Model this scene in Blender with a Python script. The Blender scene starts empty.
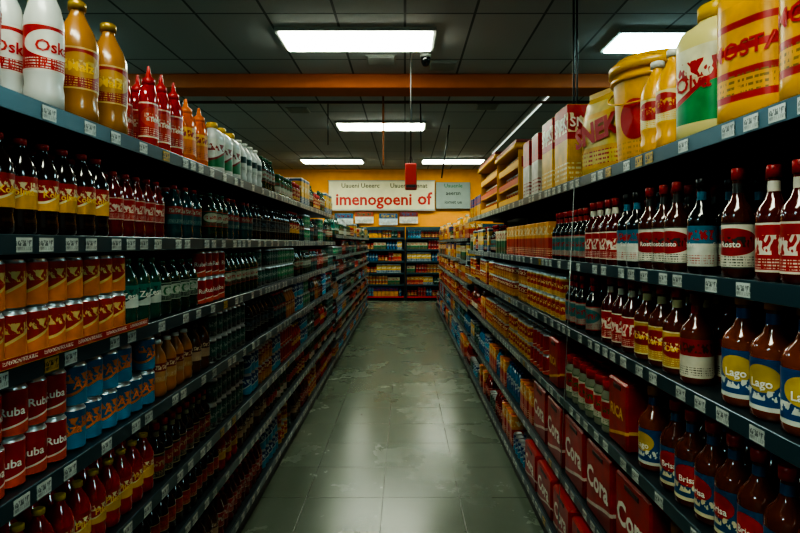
import bpy, bmesh, math, random
import numpy as np
from mathutils import Vector
random.seed(11)
S=bpy.context.scene
# ------------------------------------------------------------------ colours
def hx(h):
    if not isinstance(h,str): return tuple(h)+(1,)
    h=h.lstrip('#'); o=[]
    for i in (0,2,4):
        c=int(h[i:i+2],16)/255
        o.append(c/12.92 if c<=.04045 else ((c+.055)/1.055)**2.4)
    return tuple(o)+(1,)
MATS=[]
MIDX={}
def reg(key,m):
    MIDX[key]=len(MATS); MATS.append(m); return MIDX[key]
def mat(col,rough=.4,metal=0.,coat=0.,emit=0.,name='paint',var=.08):
    key=(col,rough,metal,coat,emit)
    if key in MIDX: return MIDX[key]
    m=bpy.data.materials.new(name); m.use_nodes=True
    nt=m.node_tree; b=nt.nodes['Principled BSDF']
    c=hx(col)
    b.inputs['Roughness'].default_value=rough
    b.inputs['Metallic'].default_value=metal
    b.inputs['Coat Weight'].default_value=coat
    if emit:
        b.inputs['Base Color'].default_value=c
        b.inputs['Emission Color'].default_value=c
        b.inputs['Emission Strength'].default_value=emit
    else:
        tc=nt.nodes.new('ShaderNodeTexCoord'); n=nt.nodes.new('ShaderNodeTexNoise')
        n.inputs['Scale'].default_value=6
        nt.links.new(tc.outputs['Object'],n.inputs['Vector'])
        mx=nt.nodes.new('ShaderNodeMix'); mx.data_type='RGBA'
        mx.inputs[6].default_value=tuple(x*(1-var*2) for x in c[:3])+(1,)
        mx.inputs[7].default_value=tuple(min(1,x*(1+var)) for x in c[:3])+(1,)
        nt.links.new(n.outputs['Fac'],mx.inputs[0])
        nt.links.new(mx.outputs[2],b.inputs['Base Color'])
    return reg(key,m)
def label(c0,c1,c2,style='oval',per=2.2,rough=.36):
    key=('L',c0,c1,c2,style,per,rough)
    if key in MIDX: return MIDX[key]
    m=bpy.data.materials.new('printed_label'); m.use_nodes=True
    nt=m.node_tree; b=nt.nodes['Principled BSDF']; L=nt.links.new
    b.inputs['Roughness'].default_value=rough
    uv=nt.nodes.new('ShaderNodeUVMap'); sp=nt.nodes.new('ShaderNodeSeparateXYZ'); L(uv.outputs[0],sp.inputs[0])
    U=sp.outputs[0];V=sp.outputs[1]
    def M(op,a,bb=None,c=None):
        n=nt.nodes.new('ShaderNodeMath'); n.operation=op
        for i,x in enumerate((a,bb,c)):
            if x is None: continue
            if isinstance(x,(int,float)): n.inputs[i].default_value=x
            else: L(x,n.inputs[i])
        return n.outputs[0]
    uu=M('MULTIPLY',M('SUBTRACT',M('FRACT',M('ADD',M('DIVIDE',U,per),.5)),.5),per)
    def noise(sx,sy,seed=0.):
        cb=nt.nodes.new('ShaderNodeCombineXYZ'); L(M('MULTIPLY',uu,sx),cb.inputs[0]); L(M('MULTIPLY',V,sy),cb.inputs[1]); cb.inputs[2].default_value=seed
        n=nt.nodes.new('ShaderNodeTexNoise'); n.inputs['Scale'].default_value=1; n.inputs['Detail'].default_value=1
        L(cb.outputs[0],n.inputs['Vector']); return n.outputs['Fac']
    def box(v0,h,hw): return M('MULTIPLY',M('LESS_THAN',M('ABSOLUTE',M('SUBTRACT',V,v0)),h),M('LESS_THAN',M('ABSOLUTE',uu),hw))
    def txt(v0,h,hw,fx,fy,seed=0.): return M('MULTIPLY',box(v0,h,hw),M('GREATER_THAN',noise(fx,fy,seed),.5))
    def ell(v0,a,bb):
        return M('LESS_THAN',M('ADD',M('POWER',M('ABSOLUTE',M('DIVIDE',uu,a)),2),M('POWER',M('ABSOLUTE',M('DIVIDE',M('SUBTRACT',V,v0),bb)),2)),1)
    fine=M('MULTIPLY',M('LESS_THAN',M('FRACT',M('MULTIPLY',V,16)),.45),txt(.17,.1,.6,40,3,3.))
    edge=M('GREATER_THAN',M('ABSOLUTE',M('SUBTRACT',V,.5)),.455)
    if style=='oval':
        m1=ell(.58,.62,.3); m2=M('MAXIMUM',txt(.58,.11,.45,13,7),M('MAXIMUM',edge,fine))
    elif style=='script':
        m1=txt(.55,.2,per*.42,8,4.5,1.); m2=M('MAXIMUM',edge,fine)
    elif style=='swoosh':
        w=M('ADD',.42,M('MULTIPLY',.16,M('SINE',M('MULTIPLY',uu,3.5))))
        m1=M('LESS_THAN',V,w); m2=M('MAXIMUM',txt(.7,.12,.6,11,6,2.),M('MULTIPLY',M('LESS_THAN',M('ABSOLUTE',M('SUBTRACT',V,w)),.04),1))
    elif style=='case':
        w=M('ADD',.2,M('MULTIPLY',.1,M('SINE',M('MULTIPLY',uu,2.6))))
        m1=M('LESS_THAN',V,w); m2=M('LESS_THAN',M('ABSOLUTE',M('SUBTRACT',V,w)),.025)
    elif style=='block':
        m1=M('GREATER_THAN',V,.56); m2=M('MAXIMUM',txt(.77,.12,.6,12,6,4.),fine)
    elif style=='sun':
        m1=ell(.62,.36,.27); m2=M('MAXIMUM',txt(.3,.1,.7,12,7,5.),M('LESS_THAN',V,.09))
    elif style=='tag':
        m1=txt(.62,.2,.7,7,3,1.); m2=M('MULTIPLY',txt(.25,.13,.8,22,2,6.),1)
    else:
        m1=M('LESS_THAN',M('FRACT',M('MULTIPLY',V,4)),.3); m2=fine
    def mix(f,a,c):
        x=nt.nodes.new('ShaderNodeMix'); x.data_type='RGBA'; L(f,x.inputs[0])
        if isinstance(a,tuple): x.inputs[6].default_value=a
        else: L(a,x.inputs[6])
        x.inputs[7].default_value=c; return x.outputs[2]
    col=mix(m2,mix(m1,hx(c0),hx(c1)),hx(c2))
    tc=nt.nodes.new('ShaderNodeTexCoord'); n=nt.nodes.new('ShaderNodeTexNoise'); n.inputs['Scale'].default_value=14; n.inputs['Detail'].default_value=3; L(tc.outputs['Object'],n.inputs['Vector'])
    mr=nt.nodes.new('ShaderNodeMapRange'); L(n.outputs['Fac'],mr.inputs[0]); mr.inputs[1].default_value=.3; mr.inputs[2].default_value=.7; mr.inputs[3].default_value=.62; mr.inputs[4].default_value=1.05
    mx=nt.nodes.new('ShaderNodeMix'); mx.data_type='RGBA'; mx.blend_type='MULTIPLY'; mx.inputs[0].default_value=1; L(col,mx.inputs[6]); L(mr.outputs[0],mx.inputs[7])
    L(mx.outputs[2],b.inputs['Base Color'])
    return reg(key,m)
# ------------------------------------------------------------------ templates
class Tm:
    def __init__(s): s.v=[];s.f=[];s.m=[];s.uv=[];s.sm=[];s.done=False
    def face(s,idx,m,uv,sm=False):
        s.f.append(idx);s.m.append(m);s.uv.extend(uv);s.sm.append(sm)
    def fin(s):
        if s.done: return s
        s.V=np.array(s.v,dtype=np.float32).reshape(-1,3)
        s.LV=np.array([i for f in s.f for i in f],dtype=np.int32)
        s.LS=np.array([len(f) for f in s.f],dtype=np.int32)
        s.M=np.array(s.m,dtype=np.int32);s.UV=np.array(s.uv,dtype=np.float32).reshape(-1,2);s.SM=np.array(s.sm,dtype=bool)
        s.done=True; return s
def build(name,items,parent=None):
    """items: (Tm,x,y,z,rot,scale)"""
    Vs=[];LVs=[];LSs=[];Ms=[];UVs=[];SMs=[];off=0
    for (t,x,y,z,r,sc) in items:
        t.fin(); c,s=math.cos(r),math.sin(r)
        v=t.V*sc; w=np.empty_like(v)
        w[:,0]=v[:,0]*c-v[:,1]*s+x; w[:,1]=v[:,0]*s+v[:,1]*c+y; w[:,2]=v[:,2]+z
        Vs.append(w);LVs.append(t.LV+off);LSs.append(t.LS);Ms.append(t.M);UVs.append(t.UV);SMs.append(t.SM);off+=len(v)
    V=np.concatenate(Vs);LV=np.concatenate(LVs);LS=np.concatenate(LSs);Mi=np.concatenate(Ms);UV=np.concatenate(UVs);SM=np.concatenate(SMs)
    o0=V.mean(axis=0); o0[2]=V[:,2].min(); V=V-o0
    me=bpy.data.meshes.new(name)
    me.vertices.add(len(V)); me.vertices.foreach_set('co',V.ravel())
    me.loops.add(len(LV)); me.loops.foreach_set('vertex_index',LV)
    me.polygons.add(len(LS)); st=np.concatenate(([0],np.cumsum(LS)[:-1])).astype(np.int32)
    me.polygons.foreach_set('loop_start',st)
    used,inv=np.unique(Mi,return_inverse=True)
    for u in used: me.materials.append(MATS[u])
    me.polygons.foreach_set('material_index',inv.astype(np.int32).ravel())
    me.polygons.foreach_set('use_smooth',SM)
    ul=me.uv_layers.new(name='UVMap'); ul.data.foreach_set('uv',UV.ravel())
    me.update(calc_edges=True); me.validate()
    ob=bpy.data.objects.new(name,me); S.collection.objects.link(ob)
    ob.location=[float(a) for a in o0]
    if parent:
        ob.parent=parent
        ob.location=Vector(ob.location)-parent.location
    return ob
def empty(name,loc=(0,0,0)):
    e=bpy.data.objects.new(name,None); e.location=loc; e.empty_display_size=.1; S.collection.objects.link(e); return e
def lathe(prof,segs,lz=(0,1),n=2.,t=None):
    """prof: (rx,ry,z,mat)  mat used for strip from this point upward"""
    t=t or Tm(); l0,l1=lz; H=max(1e-4,l1-l0)
    def ring(rx,ry,z):
        b=len(t.v)
        for i in range(segs):
            a=2*math.pi*i/segs-math.pi; ca,sa=math.cos(a),math.sin(a)
            if n!=2.:
                k=(abs(ca)**n+abs(sa)**n)**(-1/n); ca*=k; sa*=k
            t.v.append((rx*ca,ry*sa,z))
        return b
    rm=max(p[1] for p in prof)
    prev=None;pm=None;first=None
    for i,(rx,ry,z,m) in enumerate(prof):
        if prev is None:
            prev=ring(rx,ry,z); first=prev
            t.face([prev+segs-1-k for k in range(segs)],m,[(0,0)]*segs)
            pz=z;pm=m; prev=ring(rx,ry,z); continue
        cur=ring(rx,ry,z)
        for k in range(segs):
            k2=(k+1)%segs
            u0=(2*math.pi*k/segs-math.pi)*rm/H; u1=(2*math.pi*(k+1)/segs-math.pi)*rm/H
            v0=(pz-l0)/H; v1=(z-l0)/H
            t.face([prev+k,prev+k2,cur+k2,cur+k],pm,[(u0,v0),(u1,v0),(u1,v1),(u0,v1)],True)
        if i==len(prof)-1:
            top=ring(rx,ry,z)
            t.face([top+k for k in range(segs)],m,[(0,0)]*segs)
        sharp = (m!=pm)
        prev=ring(rx,ry,z) if sharp else cur
        pz=z;pm=m
    return t
def bbox(dx,dy,dz,m_front,m_side=None,m_top=None,bev=.004,t=None,org=(0,0,0)):
    """box with depth dx (local x), width dy, height dz, sits on z=0, centred; front is +x"""
    t=t or Tm(); m_side=m_front if m_side is None else m_side; m_top=m_side if m_top is None else m_top
    bm=bmesh.new(); bmesh.ops.create_cube(bm,size=1)
    for v in bm.verts: v.co=Vector((v.co.x*dx,v.co.y*dy,(v.co.z+.5)*dz))
    if bev: bmesh.ops.bevel(bm,geom=list(bm.edges),offset=bev,segments=1,affect='EDGES')
    bm.normal_update()
    base=len(t.v)
    for v in bm.verts: t.v.append((v.co.x+org[0],v.co.y+org[1],v.co.z+org[2]))
    for f in bm.faces:
        nn=f.normal; ax=max(range(3),key=lambda i:abs(nn[i])); uv=[]
        for v in f.verts:
            c=v.co
            if ax==0: uv.append((c.y/dz*(1 if nn.x>0 else -1),c.z/dz))
            elif ax==1: uv.append((c.x/dz,c.z/dz))
            else: uv.append((c.y/dx,c.x/dx+.5))
        t.face([base+v.index for v in f.verts],(m_front if ax==0 else m_side if ax==1 else m_top),uv)
    bm.free(); return t
def tube(pts,r,m,segs=8,t=None):
    t=t or Tm(); P=[Vector(p) for p in pts]; rings=[]
    for i,p in enumerate(P):
        d=(P[min(i+1,len(P)-1)]-P[max(i-1,0)]).normalized()
        a=d.orthogonal().normalized() if i==0 else (a-d*a.dot(d)).normalized()
        b=d.cross(a); base=len(t.v)
        for k in range(segs):
            q=p+(a*math.cos(2*math.pi*k/segs)+b*math.sin(2*math.pi*k/segs))*r; t.v.append(tuple(q))
        rings.append(base)
    for r0,r1 in zip(rings,rings[1:]):
        for k in range(segs):
            k2=(k+1)%segs; t.face([r0+k,r0+k2,r1+k2,r1+k],m,[(0,0)]*4,True)
    t.face([rings[0]+segs-1-k for k in range(segs)],m,[(0,0)]*segs); t.face([rings[-1]+k for k in range(segs)],m,[(0,0)]*segs)
    return t
TXC={}
def textmesh(s,size,bold=.02,res=2):
    key=(s,size,bold,res)
    if key in TXC: return TXC[key]
    cu=bpy.data.curves.new('tmp','FONT'); cu.body=s; cu.size=size; cu.align_x='CENTER'; cu.align_y='CENTER'; cu.offset=bold*size; cu.resolution_u=res
    ob=bpy.data.objects.new('tmp',cu); S.collection.objects.link(ob)
    dg=bpy.context.evaluated_depsgraph_get(); dg.update()
    me=bpy.data.meshes.new_from_object(ob.evaluated_get(dg))
    r=([(v.co.x,v.co.y) for v in me.vertices],[list(p.vertices) for p in me.polygons])
    bpy.data.objects.remove(ob); bpy.data.meshes.remove(me); bpy.data.curves.remove(cu)
    TXC[key]=r; return r
def addtext(t,s,size,m,z,r=None,rx=None,ry=None,n=2.,flat=None,rot=0,bold=.02,ang=0.,eps=.0012,side=None):
    vs,fs=textmesh(s,size,bold); b=len(t.v); c,sn=math.cos(rot),math.sin(rot)
    for (x,y) in vs:
        x,y=x*c-y*sn,x*sn+y*c
        if flat is not None:
            if side is None: t.v.append((flat+eps,x,z+y))
            elif side>0: t.v.append((-x,flat+eps,z+y))     # +y face
            else: t.v.append((x,-(flat+eps),z+y))          # -y face
        elif r is not None:
            a=x/r+ang; t.v.append(((r+eps)*math.cos(a),(r+eps)*math.sin(a),z+y))
        else:
            q=min(.98,abs(x)/ry); t.v.append((rx*(1-q**n)**(1/n)+eps,x,z+y))
    for f in fs: t.face([b+i for i in f],m,[(0,0)]*len(f))
    return t
# ------------------------------------------------------------------ product makers
def mk_soda(r,h,B,Lb,C,segs,**k):
    t=lathe([(.75*r,.75*r,0,B),(r,r,.04*h,B),(r,r,.14*h,B),(.93*r,.93*r,.2*h,B),(r,r,.27*h,Lb),(r,r,.60*h,B),(.97*r,.97*r,.66*h,B),(.8*r,.8*r,.75*h,B),(.48*r,.48*r,.85*h,B),(.34*r,.34*r,.9*h,B),(.34*r,.34*r,.93*h,C),(.42*r,.42*r,.93*h,C),(.42*r,.42*r,.99*h,C),(.36*r,.36*r,h,C)],segs,(.27*h,.60*h)); t.lz=.44*h; return t
def mk_long(r,h,B,Lb,C,segs,**k):
    t=lathe([(.85*r,.85*r,0,B),(r,r,.03*h,B),(r,r,.08*h,Lb),(r,r,.5*h,B),(r,r,.56*h,B),(.85*r,.85*r,.63*h,B),(.5*r,.5*r,.7*h,B),(.36*r,.36*r,.77*h,Lb),(.34*r,.34*r,.86*h,B),(.34*r,.34*r,.89*h,C),(.42*r,.42*r,.89*h,C),(.42*r,.42*r,.99*h,C),(.36*r,.36*r,h,C)],segs,(.08*h,.5*h)); t.lz=.3*h; return t
def mk_squeeze(r,h,B,Lb,C,segs,**k):
    ry=r; rx=.72*r
    t=lathe([(.9*rx,.9*ry,0,B),(rx,ry,.03*h,B),(rx,ry,.14*h,Lb),(.94*rx,.94*ry,.55*h,B),(.95*rx,.95*ry,.6*h,B),(.8*rx,.85*ry,.7*h,B),(.5*r,.5*r,.77*h,C),(.52*r,.52*r,.77*h,C),(.5*r,.5*r,.84*h,C),(.22*r,.22*r,.88*h,C),(.1*r,.1*r,h,C)],segs,(.14*h,.55*h)); t.lz=.35*h; return t
def mk_can(r,h,B,Lb,C,segs,**k):
    t=lathe([(.8*r,.8*r,0,C),(r,r,.05*h,Lb),(r,r,.91*h,C),(.84*r,.84*r,.985*h,C),(.86*r,.86*r,h,C),(.8*r,.8*r,h,C),(.78*r,.78*r,.97*h,C)],segs,(.05*h,.91*h)); t.lz=.5*h; return t
def mk_jar(r,h,B,Lb,C,segs,**k):
    t=lathe([(.9*r,.9*r,0,B),(r,r,.04*h,B),(r,r,.14*h,Lb),(r,r,.66*h,B),(r,r,.72*h,B),(.82*r,.82*r,.8*h,B),(.8*r,.8*r,.82*h,C),(.88*r,.88*r,.82*h,C),(.88*r,.88*r,.98*h,C),(.82*r,.82*r,h,C)],segs,(.14*h,.66*h)); t.lz=.4*h; return t
def mk_jug(r,h,B,Lb,C,segs,**k):
    n=3.2
    t=lathe([(.9*r,.9*r,0,B),(r,r,.03*h,B),(r,r,.12*h,Lb),(r,r,.66*h,B),(r,r,.72*h,B),(.86*r,.86*r,.8*h,B),(.45*r,.45*r,.87*h,B),(.4*r,.4*r,.89*h,C),(.46*r,.46*r,.89*h,C),(.46*r,.46*r,.98*h,C),(.4*r,.4*r,h,C)],segs,(.12*h,.66*h),n=n); t.lz=.4*h
    tube([(-.2*r,.3*r,.86*h),(-.3*r,.7*r,.86*h),(-.3*r,.98*r,.8*h),(-.3*r,1.03*r,.68*h),(-.3*r,.95*r,.58*h)],.09*r,B,8,t)
    return t
def mk_bucket(r,h,B,Lb,C,segs,**k):
    t=lathe([(.8*r,.8*r,0,B),(.84*r,.84*r,.02*h,Lb),(.95*r,.95*r,.78*h,B),(1.02*r,1.02*r,.79*h,B),(1.02*r,1.02*r,.82*h,B),(.97*r,.97*r,.83*h,B),(.98*r,.98*r,.87*h,C),(1.06*r,1.06*r,.87*h,C),(1.06*r,1.06*r,.94*h,C),(1.0*r,1.0*r,.96*h,C),(.92*r,.92*r,.96*h,C),(.9*r,.9*r,h,C),(.5*r,.5*r,h,C)],segs,(.02*h,.78*h)); t.lz=.4*h
    pts=[(math.cos(a)*1.05*r,math.sin(a)*1.08*r,.8*h-.25*h*abs(math.cos(a))) for a in [math.pi*(-.5+i/12) for i in range(13)]]
    tube(pts,.02*r,C,6,t)
    b=len(t.v); N=28; zc=.42*h; q=.42*r; R=.925*r
    t.v.append((R*math.cos(0)+.004,0,zc))
    for i in range(N):
        a=2*math.pi*i/N; y=q*math.cos(a); z=q*math.sin(a)*1.05
        rr=(.84+.11*((zc+z)/h-.02)/.76)*r+.002; an=y/R; t.v.append((rr*math.cos(an),rr*math.sin(an),zc+z))
    for i in range(N): t.face([b,b+1+i,b+1+(i+1)%N],k['mark'],[(0,0)]*3)
    return t
def mk_bag(r,h,B,Lb,C,segs,**k):
    D=.5*r
    t=lathe([(.9*D,.9*r,0,B),(D,.98*r,.03*h,B),(1.05*D,r,.12*h,Lb),(1.12*D,r,.45*h,Lb),(.95*D,r,.7*h,Lb),(.6*D,.98*r,.86*h,B),(.12*D,r,.94*h,C),(.1*D,1.02*r,h,C)],segs,(.1*h,.86*h),n=4.); t.lz=.5*h; return t
def mk_box(r,h,B,Lb,C,segs,dx=None,**k):
    dx=dx or r*1.6
    t=bbox(dx,2*r,h,Lb,Lb,B,.003)
    bbox(dx*.96,.5*r,.002,C,C,C,0,t,(0,0,h)); t.lz=.5*h; t.dx=dx
    return t
def mk_pack(r,h,B,Lb,C,segs,dx=None,**k):
    """fridge pack: carton with cut-out showing can tops"""
    dx=dx or .3
    t=bbox(dx,2*r,h,Lb,Lb,B,.008)
    bbox(dx*.5,r*.7,.004,C,C,C,.001,t,(0,0,h-.001)); t.lz=.52*h; t.dx=dx
    bbox(.003,r*.8,.018,C,C,C,.001,t,(dx/2+.0005,0,h*.86))
    return t
MK=dict(soda=mk_soda,long=mk_long,squeeze=mk_squeeze,can=mk_can,jar=mk_jar,jug=mk_jug,bucket=mk_bucket,bag=mk_bag,box=mk_box,pack=mk_pack)
g=lambda c,r=.12:mat(c,r,0,.3,name='bottle_plastic')
WH='#dddcd2'; SIL=mat('#b4babc',.3,.8,name='aluminium')
RED='#b8130f'; CAPR=mat('#b81712',.35,name='cap_red'); CAPB=mat('#101214',.35,name='cap_black'); CAPW=mat('#d8d6cc',.4,name='cap_white'); CAPG=mat('#b08a2c',.3,.4,name='cap_gold'); CAPBL=mat('#173a73',.35,name='cap_blue'); CAPY=mat('#d8a80c',.4,name='cap_yellow'); CAPGR=mat('#175233',.4,name='cap_green')
COLA=g('#1d0905'); AMB=g('#6a2a08'); BRN=g('#421506'); GRN=g('#07301c'); TEAL=g('#0a3a3e'); REDB=g('#b0100a'); ORG=g('#e06010'); CLR=g('#8fa39c'); BLK=g('#0a0c0e'); WHB=g('#c9ccc8',.35); YEL=mat('#e6a202',.35,0,.2,name='plastic_yellow'); TAN=g('#b06a2c',.3)
TR=mat('#b8110c',.45,name='print_red'); TW=mat('#e6e3d6',.45,name='print_white'); TY=mat('#ecb80e',.45,name='print_yellow'); TB=mat('#12305f',.45,name='print_blue'); TG=mat('#1e6a3c',.45,name='print_green'); TK=mat('#141414',.45,name='print_black')
SP={}
def sp(key,kind,nm,r,h,B,Lb,C,text=None,ts=.4,tc=None,stack=1,rows=2,sc=1.,**k):
    SP[key]=dict(kind=kind,nm=nm,r=r,h=h,B=B,L=Lb,C=C,text=text,ts=ts,tc=tc,stack=stack,rows=rows,k=k,T={})
# left
sp('milk','soda','flavored_milk_bottles',.044,.36,WHB,label(WH,RED,'#1d4a80','swoosh'),CAPR,'Oska',.045,TR)
sp('milk2','soda','yogurt_drink_bottles',.044,.35,WHB,label(RED,WH,WH,'oval'),CAPW,'Oska',.04,TR)
sp('amber','soda','malt_drink_bottles',.054,.345,g('#a8702c',.25),label('#a01c10','#c08c30','#d4b46c','oval'),CAPG,'Malz',.035,TY)
sp('ketch','squeeze','ketchup_bottles',.042,.295,REDB,label('#b81510','#d03a1c','#e0d0b4','oval'),CAPR,'Tomat',.024,TW)
sp('orj','squeeze','orange_squeeze_bottles',.05,.27,ORG,label('#e67d1a','#f0ae3a','#a5100c','block'),mat('#e06a1b',.35),None)
sp('whs','jug','dressing_jugs',.05,.24,WHB,label('#d8dbd0','#2c7a4a','#8f1b13','swoosh'),CAPY)
sp('whj','soda','dressing_bottles',.045,.23,WHB,label('#d0d4cc','#1c4b4a','#12302c','block'),CAPW)
sp('cola_y','soda','cola_bottles',.036,.225,COLA,label('#b0150c','#e0a022','#e8d8a8','swoosh'),CAPR,'Kolma',.022,TY)
sp('cola_r','soda','cherry_soda_bottles',.031,.2,g('#6a0806'),label('#b4140e','#d8c8b8','#c8b8a8','script'),CAPR,None)
sp('teal','soda','tonic_bottles',.034,.205,TEAL,label('#0c5056','#9a1e16','#9cac9c','block'),CAPR)
sp('dkg','soda','ginger_ale_bottles',.034,.21,GRN,label('#0d442c','#aab09c','#b53022','oval'),CAPGR)
sp('blk','soda','black_soda_bottles',.034,.21,BLK,label('#10191f','#4a6672','#8a928c','script'),CAPB)
sp('can_r','can','orange_soda_cans',.033,.114,SIL,label('#b8240f','#ec8018','#e0c078','swoosh',3.),SIL,None,stack=2,rows=2)
sp('can_r2','can','cherry_soda_cans',.033,.114,SIL,label('#b0160e','#e04a1a','#e8dccc','case',3.),SIL,'Ruba',.026,TW,stack=2,rows=2)
sp('can_g','can','lime_soda_cans',.033,.114,SIL,label('#0a4a36','#2c8a5c','#b4bcac','oval',3.),SIL,None,stack=2,rows=2)
sp('can_b','can','blue_energy_cans',.031,.114,SIL,label('#124a86','#3aa3cb','#c8d6d8','swoosh',3.),SIL,stack=2,rows=2)
sp('can_bo','can','grape_soda_cans',.036,.114,SIL,label('#13628c','#1f86ac','#e07820','swoosh',2.),SIL,'Aza',.034,mat('#e6781c',.45),stack=2,rows=2)
sp('can_k','can','black_energy_cans',.031,.114,SIL,label('#0c1014','#165a50','#949e98','oval',3.),SIL,stack=2,rows=2)
sp('can_y','can','corn_cans',.036,.11,SIL,label('#d0941c','#b3220f','#e4d090','oval',2.6),SIL,stack=2,rows=2)
sp('can_y1','can','soup_cans',.036,.11,SIL,label('#c07c1c','#9a1710','#e0d0a8','block',2.6),SIL,stack=2,rows=2)
sp('tealw','soda','lime_soda_bottles',.036,.215,g('#134a3a'),label('#188270','#ccd4c8','#14433a','swoosh'),CAPGR,'Zest',.028,TW)
sp('gc','soda','green_soda_bottles',.036,.2,GRN,label('#0d3a28','#c4cabc','#a8b0a0','oval'),CAPGR,'C',.05,TG)
sp('tan','soda','iced_coffee_bottles',.033,.2,TAN,label('#b88a58','#7e1f12','#dcc8a8','block'),CAPW)
sp('tan2','soda','mocha_bottles',.033,.2,g('#54301a'),label('#b89a7c','#4e1f12','#dcc8a8','block'),CAPB)
sp('redy','soda','fruit_punch_bottles',.034,.195,REDB,label('#b01a0e','#e0a820','#e4d8ac','swoosh'),CAPY,'Piko',.024,TY)
sp('blk2','long','stout_bottles',.03,.2,BLK,label('#181c1c','#8c1712','#a89c74','oval'),CAPR)
sp('redcap','soda','small_cola_bottles',.03,.165,COLA,label('#a4140c','#c83a1c','#c6b894','script'),CAPR)
# right
sp('yjug','jug','mustard_jugs',.1,.42,YEL,label('#e6a202','#b8140e','#8a6a10','plain'),CAPR,'MOSTA',.055,TR,rows=1)
sp('gjug','jug','cooking_oil_jugs',.088,.38,mat('#d6c880',.35),label('#ded6b0','#1e8a44','#b8140e','swoosh'),CAPY,'Olva',.06,TR,rows=1)
sp('ybot','soda','mayonnaise_bottles',.052,.31,YEL,label('#e0cc90','#b81a10','#e8ac08','oval'),CAPW,'Mayo',.035,TR,rows=2)
sp('ybkt','bucket','yellow_plastic_bucket',.165,.40,YEL,label('#e6a202','#e6a202','#c08a08','plain'),mat('#eaaa04',.35,0,.2),None,rows=1,mark=TR)
sp('bagy','bag','snack_bags',.135,.40,mat('#d8a828',.35),label('#dcbc58','#e2a408','#b8140e','plain',1.6),mat('#d09c10',.4),'SNEK',.12,TR,rows=2)
sp('boxk','box','snack_cartons',.11,.38,mat('#cf9a10',.5),label('#dca410','#b8140e','#e6dcb0','block',1.2),mat('#a8180f',.5),'SNEK',.08,TW,rows=2)
sp('boxr','box','cracker_boxes',.085,.36,mat('#b3a890',.5),label('#ccc8bc','#b8140e','#9a1a12','block',1.2),mat('#9a1a12',.5),'KORN',.05,TW,rows=2)
sp('sauce_w','long','barbecue_sauce_bottles',.037,.265,BRN,label('#dcd6c2','#a01510','#2a2a28','oval'),CAPR,'Rosto',.02,TW)
sp('sauce_b','long','soy_sauce_bottles',.037,.26,BLK,label('#d2d2c4','#1b6a84','#b01510','block'),CAPB,'Salva',.02,TW)
sp('sauce_r','long','hot_sauce_bottles',.036,.255,g('#4c0a05'),label('#b0160e','#dcd4c0','#dcd4c0','script'),CAPR,None)
sp('sauce_d','long','worcestershire_sauce_bottles',.033,.24,BLK,label('#a09a8c','#2d6c6c','#a41612','oval'),CAPR)
sp('syrup','long','syrup_bottles',.042,.255,g('#5a1d05'),label('#c8981c','#a0150e','#e0d29c','oval'),CAPR,'Dorma',.024,TY)
sp('tea','long','iced_tea_bottles',.048,.27,g('#74300e'),label('#1a4c80','#c8a63a','#d8dccc','sun'),mat('#b06a14',.4),'Lago',.026,TW)
sp('tea_r','long','root_beer_bottles',.046,.265,g('#521d08'),label('#164a70','#b81c10','#d6cca4','sun'),CAPR,'Brisa',.024,TW)
sp('vin','long','vinegar_bottles',.043,.25,g('#62240c'),label('#d8d1ba','#a0160f','#3c2c22','block'),mat('#6c1c10',.35),None)
sp('clr','jar','pickle_jars',.045,.2,g('#7d8470'),label('#ccc9b4','#c01810','#3a6a30','oval'),CAPR,None)
sp('rpack','pack','tomato_juice_packs',.09,.24,mat('#a8140e',.4),label('#b0140e','#8c0f0a','#dca41c','case',1.6),mat('#3a0806',.4),'RICA',.055,TY,rows=1)
sp('cola_case','pack','cola_cases',.14,.29,mat('#a0100c',.4),label('#b0120d','#840f0b','#d0c4b8','case',3.),mat('#2a0605',.4),'Cora',.115,TW,rows=1,dx=.38)
sp('cola_case2','pack','cola_cartons',.14,.2,mat('#a0100c',.4),label('#a8120d','#7c0e0b','#d0c4b8','case',3.),mat('#2a0605',.4),'Cora',.1,TW,rows=1,dx=.38)
sp('boxo','box','rice_boxes',.05,.2,mat('#b85a1c',.5),label('#b8280f','#dc921c','#e0d2ac','block',1.2),mat('#902010',.5),rows=2)
sp('boxb','box','cereal_boxes',.06,.22,mat('#1c5580',.5),label('#175080','#d4a22a','#d8d8cc','oval',1.2),mat('#14304c',.5),rows=2)
sp('boxg','box','tea_boxes',.05,.18,mat('#1f6a40',.5),label('#1c6440','#c7c2a0','#b01810','block',1.2),mat('#143c26',.5),rows=2)
sp('boxy','box','pasta_boxes',.05,.22,mat('#cc981a',.5),label('#dc9c10','#173a7c','#bc1c10','block',1.2),mat('#a07a14',.5),rows=2)
sp('jarr','jar','salsa_jars',.04,.15,g('#8c160a'),label('#c89422','#a8140d','#e0d4a8','oval'),CAPR)
sp('jarg','jar','relish_jars',.04,.15,g('#36561f'),label('#ccc8b4','#246c40','#a81a10','block'),CAPGR)
sp('water','soda','sports_drink_bottles',.034,.22,g('#1d6a90'),label('#c0cccc','#155088','#155088','swoosh'),CAPBL)
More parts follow.
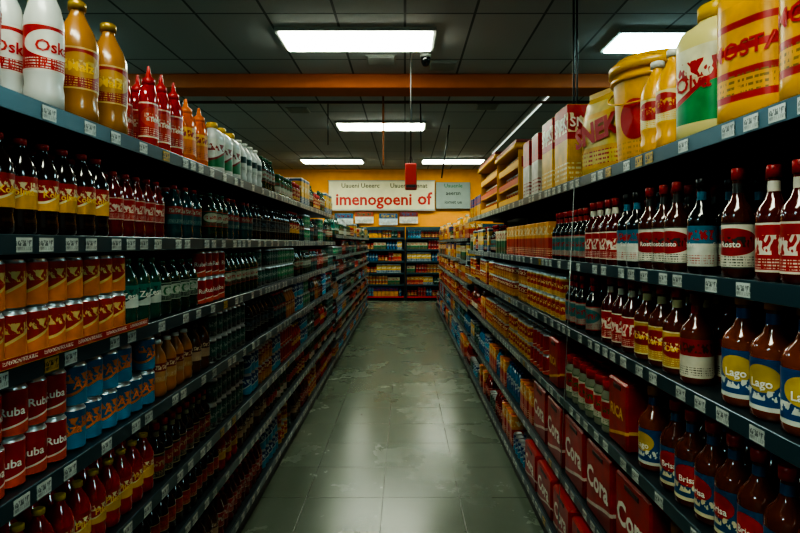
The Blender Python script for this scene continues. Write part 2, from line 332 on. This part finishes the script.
def template(key,d):
    s=SP[key]; lod=0 if d<2.7 else 1 if d<5 else 2
    if lod not in s['T']:
        segs=(36,16,8)[lod]
        if s['kind']=='bag': segs=(40,24,12)[lod]
        t=MK[s['kind']](s['r'],s['h'],s['B'],s['L'],s['C'],segs,**s['k'])
        if s['text'] and (lod==0 or s['ts']>.05):
            z=t.lz
            if s['kind'] in('box','pack'):
                zt=z if s['kind']=='pack' or key!='boxk' else .77*s['h']
                addtext(t,s['text'],s['ts'],s['tc'],zt,flat=t.dx/2,eps=.003,bold=.03)
                addtext(t,s['text'],s['ts']*.8,s['tc'],zt,flat=s['r'],side=1)
                addtext(t,s['text'],s['ts']*.8,s['tc'],zt,flat=s['r'],side=-1)
            elif s['kind']=='bag': addtext(t,s['text'],s['ts'],s['tc'],z+.0,rx=.57*s['r'],ry=s['r']*1.25,n=6.,eps=.004,bold=.05,rot=.12)
            elif s['kind']=='jug': addtext(t,s['text'],s['ts'],s['tc'],z,rx=s['r'],ry=s['r'],n=3.2,eps=.002)
            elif s['kind']=='squeeze': addtext(t,s['text'],s['ts'],s['tc'],z,rx=.72*s['r'],ry=s['r'],n=2.,eps=.001)
            else:
                addtext(t,s['text'],s['ts'],s['tc'],z,r=s['r']); addtext(t,s['text'],s['ts'],s['tc'],z,r=s['r'],ang=2.2)
        s['T'][lod]=t.fin()
    return s['T'][lod]
def fill(key,side,xf,z,d0,d1,depth=.42,zmax=None,rots=None):
    s=SP[key]; items=[]; boxy=s['kind'] in('box','pack'); 
    dy=s['r']*2+(.004 if boxy else .006)
    if s['kind']in('bucket',): dy+=.03
    dx=(s['k'].get('dx') or (s['r']*1.6 if s['kind']=='box' else .3)) if boxy else s['r']*(2.12 if s['kind']=='bucket' else 2 if s['kind']!='bag' else 1.5)
    nn=max(1,int((d1-d0)/dy)); stack=s['stack']
    if zmax: stack=max(1,min(stack,int((zmax-z)/s['h'])))
    rows=s['rows'] if d0<6 else min(2,s['rows'])
    if rows==2 and d0<3 and s['r']<.06 and not boxy: rows=3
    pit=(d1-d0)/nn
    for i in range(nn):
        y=d0+(i+.5)*pit
        for rr in range(rows):
            if rr*dx+dx>depth: break
            if rr==0 and rows>1 and s['kind']!='bag' and random.random()<.05: continue
            st=stack if (rr>0 or random.random()>.06) else max(1,stack-1)
            for q in range(st):
                j=0 if boxy else .003
                x=xf+side*(.02+dx/2+rr*(dx+.006)+random.uniform(0,.006))
                base=math.pi if side>0 else 0.
                if boxy: ro=base+random.uniform(-.02,.02)
                elif s['kind']=='bag': ro=base+side*.3+random.uniform(-.04,.04)
                elif s['kind']=='jug': ro=base+side*.35
                elif s['kind']=='bucket': ro=base+side*.6
                elif s['kind']=='squeeze': ro=base+side*.2+random.uniform(-.15,.15)
                else: ro=base+side*.55+random.gauss(0,.28)
                if s['kind']=='bag': x+=side*.03
                items.append((template(key,y),x,y+random.uniform(-j,j)*.3,z+.0015+q*(s['h']+.0006),ro,1.))
    if items: build(s['nm'],items)
# ------------------------------------------------------------------ gondolas
MET=mat('#1a2c33',.4,.3,name='shelf_metal'); METD=mat('#0b1418',.6,name='shelf_back'); RAIL=mat('#34505a',.3,.5,name='price_rail'); KICK=mat('#131b1e',.5,name='kick_plate')
TAGM=label('#ccd2cb','#5a6060','#8a908c','tag',2.); TAGY=label('#cca01c','#2a2a2a','#4a4a40','tag',2.); REDR=label('#a8160f','#e8dfd0','#d9a62a','script',6.)
def boxat(x0,x1,y0,y1,z0,z1,m,t,bev=0.):
    return bbox(abs(x1-x0),abs(y1-y0),z1-z0,m,m,m,bev,t,((x0+x1)/2,(y0+y1)/2,z0))
def gondola(side,xf,xbase,levels,y0,y1,backz,depth=.45,name='shelving_unit'):
    e=empty(name,(side*(abs(xf)+depth/2),(y0+y1)/2,0))
    t=Tm(); xb=xf+side*(depth+.01)
    boxat(xb,xb+side*.04,y0,y1,0.001,backz,METD,t)
    n=max(1,round((y1-y0)/1.2))
    for i in range(n+1):
        y=y0+.02+(y1-y0-.04)*i/n
        boxat(xb-side*.0,xb-side*.03,y-.018,y+.018,.001,backz+.02,MET,t)
    build('back_panel_and_posts',[(t,0,0,0,0,1)],e)
    for li,z in enumerate(levels):
        t=Tm(); x0=xbase if li==len(levels)-1 else xf
        boxat(x0+side*.006,xb-side*.031,y0,y1,z-.022,z,MET,t)
        boxat(x0,x0+side*.006,y0,y1,z-.04,z+.004,RAIL,t,.0015)
        for i in range(n+1):
            y=y0+.02+(y1-y0-.04)*i/n
            boxat(xb-side*.16,xb-side*.03,y-.002,y+.002,z-.04,z-.022,MET,t)
        build('shelf_%d'%(li+1),[(t,0,0,0,0,1)],e)
        t=Tm(); items=[]; tg=Tm(); bbox(.0016,.05,.032,TAGM,TAGM,TAGM,0,tg); tgy=Tm(); bbox(.0016,.05,.032,TAGY,TAGY,TAGY,0,tgy)
        y=y0+random.uniform(.05,.15)
        while y<y1-.05:
            tt=tgy if random.random()<.04 else tg
            items.append((tt,x0-side*.0012,y,z-.035,math.pi if side>0 else 0,1))
            y+=random.choice([.075,.085,.1,.13,.17,.21])
        build('price_tags_%d'%(li+1),items,e)
    t=Tm(); boxat(xbase+side*.02,xbase+side*.04,y0,y1,.001,levels[-1]-.022,KICK,t)
    build('kick_plate',[(t,0,0,0,0,1)],e)
    return e
LX=-.83; RX=.75
LL=[1.82,1.515,1.235,.955,.66,.43,.12]; RL=[1.78,1.415,1.11,.76,.385,.12]
END1=6.7
gondola(-1,LX,LX,LL,.2,END1,1.93); gondola(1,RX,.70,RL,.2,END1,1.88)
LL2=[1.60,1.34,1.08,.82,.58,.36,.12]; RL2=[1.56,1.28,1.0,.7,.4,.12]
gondola(-1,LX,LX,LL2,END1+.03,12.9,1.66); gondola(1,RX,.70,RL2,END1+.03,12.9,1.62)
def runs(side,xf,levels,y0,y1,near,far,hmax):
    for li,z in enumerate(levels):
        up=levels[li-1]-.045 if li>0 else z+.5
        d=y0
        for (k,de) in near.get(li,[]):
            fill(k,side,xf if li<len(levels)-1 else (xf if side<0 else .70),z,d,de-.012,zmax=up); d=de
        last=None
        while d<y1-.12:
            c=[k for k in far[li%len(far)] if SP[k]['h']<up-z-.005 and k!=last]
            if not c: c=['redcap']
            k=random.choice(c); last=k
            w=min(y1-d,random.uniform(.2,.42)*(1 if d<6 else 1.5))
            fill(k,side,xf if li<len(levels)-1 else (xf if side<0 else .70),z,d,d+w-.012,zmax=up); d+=w
nearL={0:[('milk',1.32),('milk2',1.47),('amber',1.80),('ketch',2.22),('orj',2.55),('whs',2.95),('whj',3.4),('dkg',3.8),('jarg',4.3)],
 1:[('cola_y',1.66),('cola_r',2.1),('teal',2.4),('dkg',2.75),('teal',3.2),('blk',4.2)],
 2:[('can_r',1.75),('tealw',2.0),('gc',2.35),('can_r2',2.7),('dkg',3.3),('can_k',3.8),('can_g',4.4)],
 3:[('can_r2',1.45),('can_bo',1.95),('tan',2.3),('tan2',2.5),('can_k',3.1),('blk',3.7)],
 4:[('redy',1.95),('blk2',2.5),('can_k',3.0),('can_b',3.3)],
 5:[('redcap',2.6),('redy',2.9),('tan2',3.5)],
 6:[('tan2',2.6),('cola_r',3.4)]}
farL=[['jarg','whj','dkg','boxb','jarr','tealw','boxg'],['teal','dkg','blk','cola_r','can_g','can_k','cola_y'],['dkg','teal','can_r2','can_k','gc','blk','cola_r'],['can_g','blk2','teal','can_b','dkg','tan','cola_r'],['can_b','can_r2','redcap','can_k','can_y1','redy'],['redcap','jarg','redcap','redy','jarr','redcap'],['tan2','redy','teal','cola_r','can_y','can_b']]
nearR={0:[('yjug',1.46),('gjug',1.66),('ybot',1.90),('ybkt',2.32),('bagy',2.63),('boxk',3.2),('boxr',3.7)],
 1:[('sauce_r',1.28),('sauce_w',1.45),('sauce_b',1.62),('sauce_w',1.9),('sauce_b',2.1),('sauce_r',2.45),('sauce_d',3.0),('boxo',4.3),('boxg',4.8)],
 2:[('tea',1.42),('vin',1.62),('syrup',1.95),('sauce_r',2.35),('sauce_d',2.75),('can_y',3.6),('can_y1',5.0)],
 3:[('tea_r',1.75),('tea',1.95),('rpack',2.15),('clr',2.75),('rpack',3.1),('can_r2',3.5),('can_y',4.3),('can_y1',5.0)],
 4:[('tea',1.75),('cola_case',3.4),('boxo',3.8),('water',4.3)],
 5:[('cola_case2',3.4)]}
farR=[['boxy','boxo','jarg','ybot'],['boxo','boxb','sauce_d','boxy','boxg','sauce_r'],['can_y','can_y1','boxo','jarr','sauce_d'],['can_y','boxo','can_r2','jarr','vin'],['can_b','boxb','rpack','water','boxo','can_k'],['cola_r','water','can_b','boxo','can_k']]
runs(-1,LX,LL,.55,END1-.03,nearL,farL,0)
runs(1,RX,RL[1:],.55,END1-.03,{k-1:v for k,v in nearR.items() if k>0},farR[1:],0)
d=.75
for k,de in nearR[0]:
    fill(k,1,RX,RL[0],d,de-.01); d=de
fill('boxy',1,RX,RL[0],5.75,6.6)
runs(-1,LX,LL2,END1+.1,12.85,{},farL,0); runs(1,RX,RL2,END1+.1,12.85,{},farR,0)
t=Tm(); boxat(LX+.0005+.012,LX+.014,.6,1.78,1.24,1.262,REDR,t); boxat(LX+.001,LX+.012,.6,1.78,1.2395,1.241,MET,t)
build('promo_ticket_rail',[(t,0,0,0,0,1)])
# yellow cardboard display on top of right shelving
def display(y0,y1,x0,x1,z0,h):
    e=empty('snack_display_stand',((x0+x1)/2,(y0+y1)/2,z0)); Y=mat('#dc9e06',.5,name='cardboard_yellow'); O=mat('#c04a1a',.5,name='cardboard_orange')
    t=Tm(); w=.01
    boxat(x0,x1,y0,y0+w,z0+.001,z0+h,Y,t); boxat(x0,x1,y1-w,y1,z0+.001,z0+h,Y,t); boxat(x1-w,x1,y0,y1,z0+.001,z0+h,Y,t)
    for i in range(3): boxat(x0+.002,x1-w,y0+w,y1-w,z0+.001+i*h/3,z0+.011+i*h/3,Y,t)
    for i in range(3): boxat(x0,x0+w,y0+w,y1-w,z0+.012+i*h/3,z0+.05+i*h/3,O if i==1 else Y,t)
    build('cardboard_tray',[(t,0,0,0,0,1)],e)
    t=Tm(); boxat(x0-.03,x1+.02,y0-.03,y1+.03,z0+h+.001,z0+h+.04,Y,t,.01); boxat(x0-.02,x1,y0-.02,y1+.02,z0+h+.041,z0+h+.062,mat('#7c1c10',.5),t)
    build('cardboard_roof',[(t,0,0,0,0,1)],e)
    it=[]
    for i in range(3):
        y=y0+.08
        while y<y1-.05:
            it.append((template('can_y',4),x0+.07,y,z0+.0125+i*h/3,math.pi,.82)); y+=.085
    build('cans',it,e)
    t=Tm(); addtext(t,'BONO',.1,TR,0,flat=0); build('side_lettering',[(t,(x0+x1)/2-.02,y0-.0005,z0+h*.75,-math.pi/2,1)],e)
display(3.8,4.6,RX+.02,1.14,RL[0],.36); display(4.68,5.68,RX+.02,1.14,RL[0],.42)
# ------------------------------------------------------------------ room
def room_mat(name,fn):
    m=bpy.data.materials.new(name); m.use_nodes=True; fn(m.node_tree,m.node_tree.nodes['Principled BSDF']); return reg(name,m)
def floor_fn(nt,b):
    L=nt.links.new; tc=nt.nodes.new('ShaderNodeTexCoord'); mp=nt.nodes.new('ShaderNodeMapping'); L(tc.outputs['Object'],mp.inputs[0]); mp.inputs['Location'].default_value=(.13,.1,0)
    br=nt.nodes.new('ShaderNodeTexBrick'); L(mp.outputs[0],br.inputs['Vector']); br.offset=0; br.inputs['Scale'].default_value=1
    br.inputs['Brick Width'].default_value=.45; br.inputs['Row Height'].default_value=.45; br.inputs['Mortar Size'].default_value=.003; br.inputs['Mortar Smooth'].default_value=.4
    br.inputs['Color1'].default_value=hx('#606c5e'); br.inputs['Color2'].default_value=hx('#576456'); br.inputs['Mortar'].default_value=hx('#363e36')
    n=nt.nodes.new('ShaderNodeTexNoise'); n.inputs['Scale'].default_value=1.6; n.inputs['Detail'].default_value=8; n.inputs['Roughness'].default_value=.65; L(tc.outputs['Object'],n.inputs['Vector'])
    cr=nt.nodes.new('ShaderNodeValToRGB'); L(n.outputs['Fac'],cr.inputs[0]); cr.color_ramp.elements[0].position=.25; cr.color_ramp.elements[0].color=(.78,.78,.75,1); cr.color_ramp.elements[1].position=.75
    mx=nt.nodes.new('ShaderNodeMix'); mx.data_type='RGBA'; mx.blend_type='MULTIPLY'; mx.inputs[0].default_value=1; L(br.outputs['Color'],mx.inputs[6]); L(cr.outputs[0],mx.inputs[7]); L(mx.outputs[2],b.inputs['Base Color'])
    mr=nt.nodes.new('ShaderNodeMapRange'); L(n.outputs['Fac'],mr.inputs[0]); mr.inputs[1].default_value=.25; mr.inputs[2].default_value=.75; mr.inputs[3].default_value=.2; mr.inputs[4].default_value=.32; L(mr.outputs[0],b.inputs['Roughness'])
    b.inputs['Specular IOR Level'].default_value=.5
    bp=nt.nodes.new('ShaderNodeBump'); bp.inputs['Strength'].default_value=.2; bp.inputs['Distance'].default_value=.002; L(br.outputs['Fac'],bp.inputs['Height']); bp.invert=True; L(bp.outputs[0],b.inputs['Normal'])
def ceil_fn(nt,b):
    L=nt.links.new; tc=nt.nodes.new('ShaderNodeTexCoord')
    br=nt.nodes.new('ShaderNodeTexBrick'); L(tc.outputs['Object'],br.inputs['Vector']); br.offset=0; br.inputs['Scale'].default_value=1
    br.inputs['Brick Width'].default_value=.61; br.inputs['Row Height'].default_value=1.22; br.inputs['Mortar Size'].default_value=.012; br.inputs['Mortar Smooth'].default_value=.1
    br.inputs['Color1'].default_value=hx('#b0b2b2'); br.inputs['Color2'].default_value=hx('#9fa3a4'); br.inputs['Mortar'].default_value=hx('#5b6060')
    n=nt.nodes.new('ShaderNodeTexNoise'); n.inputs['Scale'].default_value=90; L(tc.outputs['Object'],n.inputs['Vector'])
    mx=nt.nodes.new('ShaderNodeMix'); mx.data_type='RGBA'; mx.blend_type='MULTIPLY'; mx.inputs[0].default_value=.15; L(br.outputs['Color'],mx.inputs[6]); L(n.outputs['Fac'],mx.inputs[7]); L(mx.outputs[2],b.inputs['Base Color'])
    b.inputs['Roughness'].default_value=.9
FL=room_mat('floor_tiles',floor_fn); CL=room_mat('ceiling_tiles',ceil_fn)
WY=mat('#f09c18',.7,name='wall_yellow_paint'); WG=mat('#8a9088',.8,name='wall_grey_paint'); OB=mat('#bc6230',.7,name='beam_orange_paint')
def slab(name,x0,x1,y0,y1,z0,z1,m,bev=0.,parent=None):
    t=Tm(); boxat(x0,x1,y0,y1,z0,z1,m,t,bev); return build(name,[(t,0,0,0,0,1)],parent)
W=6.2; YB=15.2; CZ=3.5
slab('floor',-W,W,-3,YB,-.1,0,FL); slab('ceiling',-W,W,-3,YB,CZ,CZ+.1,CL)
slab('wall_back',-W,W,YB,YB+.1,0,CZ,WY); slab('wall_front',-W,W,-3.1,-3,0,CZ,WG); slab('wall_left',-W-.1,-W,-3,YB,0,CZ,WG); slab('wall_right',W,W+.1,-3,YB,0,CZ,WG)
slab('trim_beam',-W+.001,W-.001,6.6,7.0,CZ-.17,CZ-.001,OB,.01)
slab('baseboard_back',-W+.001,W-.001,YB-.015,YB-.001,.001,.12,KICK)
# ------------------------------------------------------------------ ceiling fixtures
FR=mat('#9a9f9a',.5,name='fixture_frame'); EM=mat((.93,1.,.8),.5,emit=31.,name='fluorescent_diffuser'); EM2=mat((.6,1.,1.),.5,emit=30.,name='cool_fluorescent_diffuser')
def fixture(x,y,w=1.5,dp=.55,em=EM):
    e=empty('fluorescent_ceiling_light',(x,y,CZ)); t=Tm(); z=CZ-.001
    boxat(x-w/2,x+w/2,y-dp/2,y-dp/2+.03,z-.035,z,FR,t);boxat(x-w/2,x+w/2,y+dp/2-.03,y+dp/2,z-.035,z,FR,t)
    boxat(x-w/2,x-w/2+.03,y-dp/2+.03,y+dp/2-.03,z-.035,z,FR,t);boxat(x+w/2-.03,x+w/2,y-dp/2+.03,y+dp/2-.03,z-.035,z,FR,t)
    build('frame',[(t,0,0,0,0,1)],e)
    t=Tm(); boxat(x-w/2+.03,x+w/2-.03,y-dp/2+.03,y+dp/2-.03,z-.055,z-.002,em,t,.012); build('diffuser',[(t,0,0,0,0,1)],e)
for (x,y) in [(-.46,5.45),(-.4,9.45),(-1.75,13.5),(1.15,13.5),(-.46,.3)]: fixture(x,y)
for (x,y) in [(2.75,5.5),(4.6,9.45),(-4.4,9.45),(-3.9,5.45),(3.2,-1.),(-3.6,-1.)]: fixture(x,y,em=EM2)
def vent(x,y):
    e=empty('ceiling_air_vent',(x,y,CZ)); t=Tm(); boxat(x-.16,x+.16,y-.16,y+.16,CZ-.014,CZ-.001,FR,t,.003)
    for i in range(7): boxat(x-.14,x+.14,y-.13+i*.04,y-.115+i*.04,CZ-.024,CZ-.0145,FR,t)
    build('grille',[(t,0,0,0,0,1)],e)
vent(-.26,6.1); vent(.42,6.3); vent(1.2,8.2); vent(-1.6,8.4)
e=empty('linear_strip_light',(2.0,9.5,CZ)); t=Tm(); boxat(1.86,1.94,7.2,12.2,CZ-.05,CZ-.001,FR,t); build('housing',[(t,0,0,0,0,1)],e)
t=Tm(); tube([(1.9,7.25,CZ-.061),(1.9,12.15,CZ-.061)],.009,mat((.9,1.,.9),.5,emit=1.2,name='tube_lamp'),10,t); build('tube',[(t,0,0,0,0,1)],e)
e=empty('security_camera',(.22,5.95,CZ)); t=lathe([(.05,.05,CZ-.03,FR),(.06,.06,CZ-.02,FR),(.06,.06,CZ-.001,FR)],20); build('mount',[(t,.22,5.95,0,0,1)],e)
t=lathe([(.012,.012,CZ-.125,BLK),(.03,.03,CZ-.115,BLK),(.046,.046,CZ-.085,BLK),(.05,.05,CZ-.031,BLK)],20); build('dome',[(t,.22,5.95,0,0,1)],e)
e=empty('hanging_red_sign_box',(.06,5.6,2.2)); DR=mat('#9c160e',.45,name='red_enamel')
t=Tm(); boxat(0,.12,5.75,5.85,2.05,2.32,DR,t,.008); boxat(.01,.11,5.748,5.7495,2.07,2.1,TK,t); build('box',[(t,0,0,0,0,1)],e)
t=Tm(); tube([(.06,5.8,2.3),(.06,5.8,CZ-.001)],.007,TK,6,t); tube([(.03,5.8,2.3),(.06,5.8,2.42)],.003,TK,5,t); tube([(.09,5.8,2.3),(.06,5.8,2.42)],.003,TK,5,t); build('cable',[(t,0,0,0,0,1)],e)
def rod(name,pts,r,m):
    t=tube(pts,r,m,8); return build(name,[(t,0,0,0,0,1)])
rod('ceiling_conduit',[(-.28,7.2,CZ-.001),(-.28,7.2,2.55),(-.28,7.22,2.5)],.012,mat('#8a4a1c',.5))
rod('ceiling_conduit',[(.75,9.5,CZ-.001),(.62,9.5,2.6)],.012,TK)
rod('ceiling_conduit',[(.22,8.0,CZ-.001),(.23,8.0,2.8)],.008,TK)
rod('ceiling_conduit',[(-1.1,8.0,CZ-.001),(-1.1,8.0,2.9)],.008,TK)
rod('hanging_cable',[(1.235,4.1,CZ-.001),(1.235,4.1,1.882)],.008,TK)
rod('hanging_cable',[(1.235,4.02,CZ-.001),(1.235,4.02,1.882)],.007,TK)
rod('shelf_support_wire',[(.740,2.44,1.79),(.690,2.54,.13)],.002,mat('#8f9896',.3,.6))
rod('sprinkler_pipe',[(-W+.01,7.6,CZ-.09),(W-.01,7.6,CZ-.09)],.02,mat('#6a4a3c',.5))
# ------------------------------------------------------------------ back of store
e=empty('store_sign',(-.15,15.15,2.4)); CR=mat('#d6cfa8',.6,name='sign_cream'); GS=mat('#84918a',.6,name='sign_grey')
t=Tm(); boxat(-2.06,.8,15.08,15.16,2.4,3.16,CR,t,.01); boxat(.83,1.76,15.08,15.16,2.42,3.14,GS,t,.01)
boxat(-2.08,.82,15.07,15.09,2.37,2.4,FR,t); boxat(-2.08,.82,15.07,15.09,3.16,3.19,FR,t); build('board',[(t,0,0,0,0,1)],e)
def wtext(s,size,x,z,m,y,parent,bold=.02):
    t=Tm(); addtext(t,s,size,m,0,flat=0,bold=bold); return build('lettering',[(t,x,y,z,-math.pi/2,1)],parent)
SR=mat('#b8170f',.5)
wtext('imenogoeni',.44,-.84,2.66,SR,15.078,e,.025); wtext('of',.46,.52,2.68,SR,15.078,e,.025)
wtext('Uaueni Ueeerc',.17,-1.2,3.04,TK,15.078,e,.01); wtext('Uaueni tamnat',.17,.1,3.04,TK,15.078,e,.01)
wtext('Uauenle',.15,1.3,3.04,TG,15.078,e,.01); wtext('aeersn',.15,1.3,2.84,TK,15.078,e,.01); wtext('iomet ue',.13,1.3,2.6,TK,15.078,e,.01)
e=empty('promotional_panels',(-.3,15.15,2.0)); 
PC=[('#c9d4cd','#2c6a8c','#7c1812'),('#d9d8c8','#a8401c','#2a5a3a'),('#c0d0d4','#1d4e78','#b8941c'),('#d4d2c2','#7c1812','#1d4e78')]
for i in range(4):
    x=-1.65+i*.55+(.1 if i>1 else 0); t=Tm(); bbox(.03,.5,.32,label(*PC[i],'block',1.5),FR,FR,.003,t); build('panel_%d'%(i+1),[(t,x,15.13,1.98+.05*(i%2),-math.pi/2,1)],e)
def backunit(x0,x1,y,top,n):
    e=empty('wall_shelving_unit',((x0+x1)/2,y+.2,0)); t=Tm()
    boxat(x0,x1,y+.42,y+.45,.001,top,METD,t); boxat(x0,x0+.03,y,y+.42,.001,top,MET,t); boxat(x1-.03,x1,y,y+.42,.001,top,MET,t)
    boxat(x0+.03,x1-.03,y,y+.02,top-.09,top,RAIL,t)
    zs=[.12+i*(top-.1)/n for i in range(n)]
    for z in zs:
        boxat(x0+.03,x1-.03,y+.006,y+.42,z-.02,z,MET,t); boxat(x0+.03,x1-.03,y,y+.006,z-.04,z+.004,RAIL if z>.2 else TR,t)
    build('frame',[(t,0,0,0,0,1)],e)
    keys=['boxy','boxb','boxo','boxg','can_y','jarr','water','can_b','can_r2','boxy','tealw']
    for z in zs:
        it=[]; x=x0+.08
        gap=(top-.1)/n
        while x<x1-.12:
            k=random.choice([q for q in keys if q in SP and SP[q]['h']<gap-.04] or ['can_y']); s=SP[k]; c=random.randint(2,5)
            st=max(1,min(2,int((gap-.04)/s['h'])))
            for _ in range(c):
                if x>x1-.1: break
                for q in range(st): it.append((template(k,8),x,y+.1,z+.0015+q*(s['h']+.001),-math.pi/2+random.uniform(-.05,.05),1))
                x+=s['r']*2+.008
        build('packaged_groceries',it,e)
backunit(-1.2,0,14.5,1.92,6); backunit(.02,1.22,14.5,1.92,6); backunit(-2.6,-1.22,14.5,2.0,6); backunit(1.24,2.6,14.5,2.0,6)
# ------------------------------------------------------------------ world, camera
w=bpy.data.worlds.new('world'); S.world=w; w.use_nodes=True
w.node_tree.nodes['Background'].inputs[0].default_value=(.5,.8,.85,1); w.node_tree.nodes['Background'].inputs[1].default_value=.05
cam=bpy.data.cameras.new('camera'); co=bpy.data.objects.new('camera',cam); S.collection.objects.link(co)
co.location=(0,0,1.5); co.rotation_euler=(math.pi/2,0,0); cam.lens=25.2; cam.sensor_width=36; cam.shift_x=-5/800; cam.shift_y=-23.5/800; cam.clip_start=.02
S.camera=co
try:
    S.view_settings.view_transform='AgX'; S.view_settings.look='AgX - High Contrast'
except Exception as ex: print(ex)
print('faces',sum(len(o.data.polygons) for o in S.objects if o.type=='MESH'),len(S.objects))
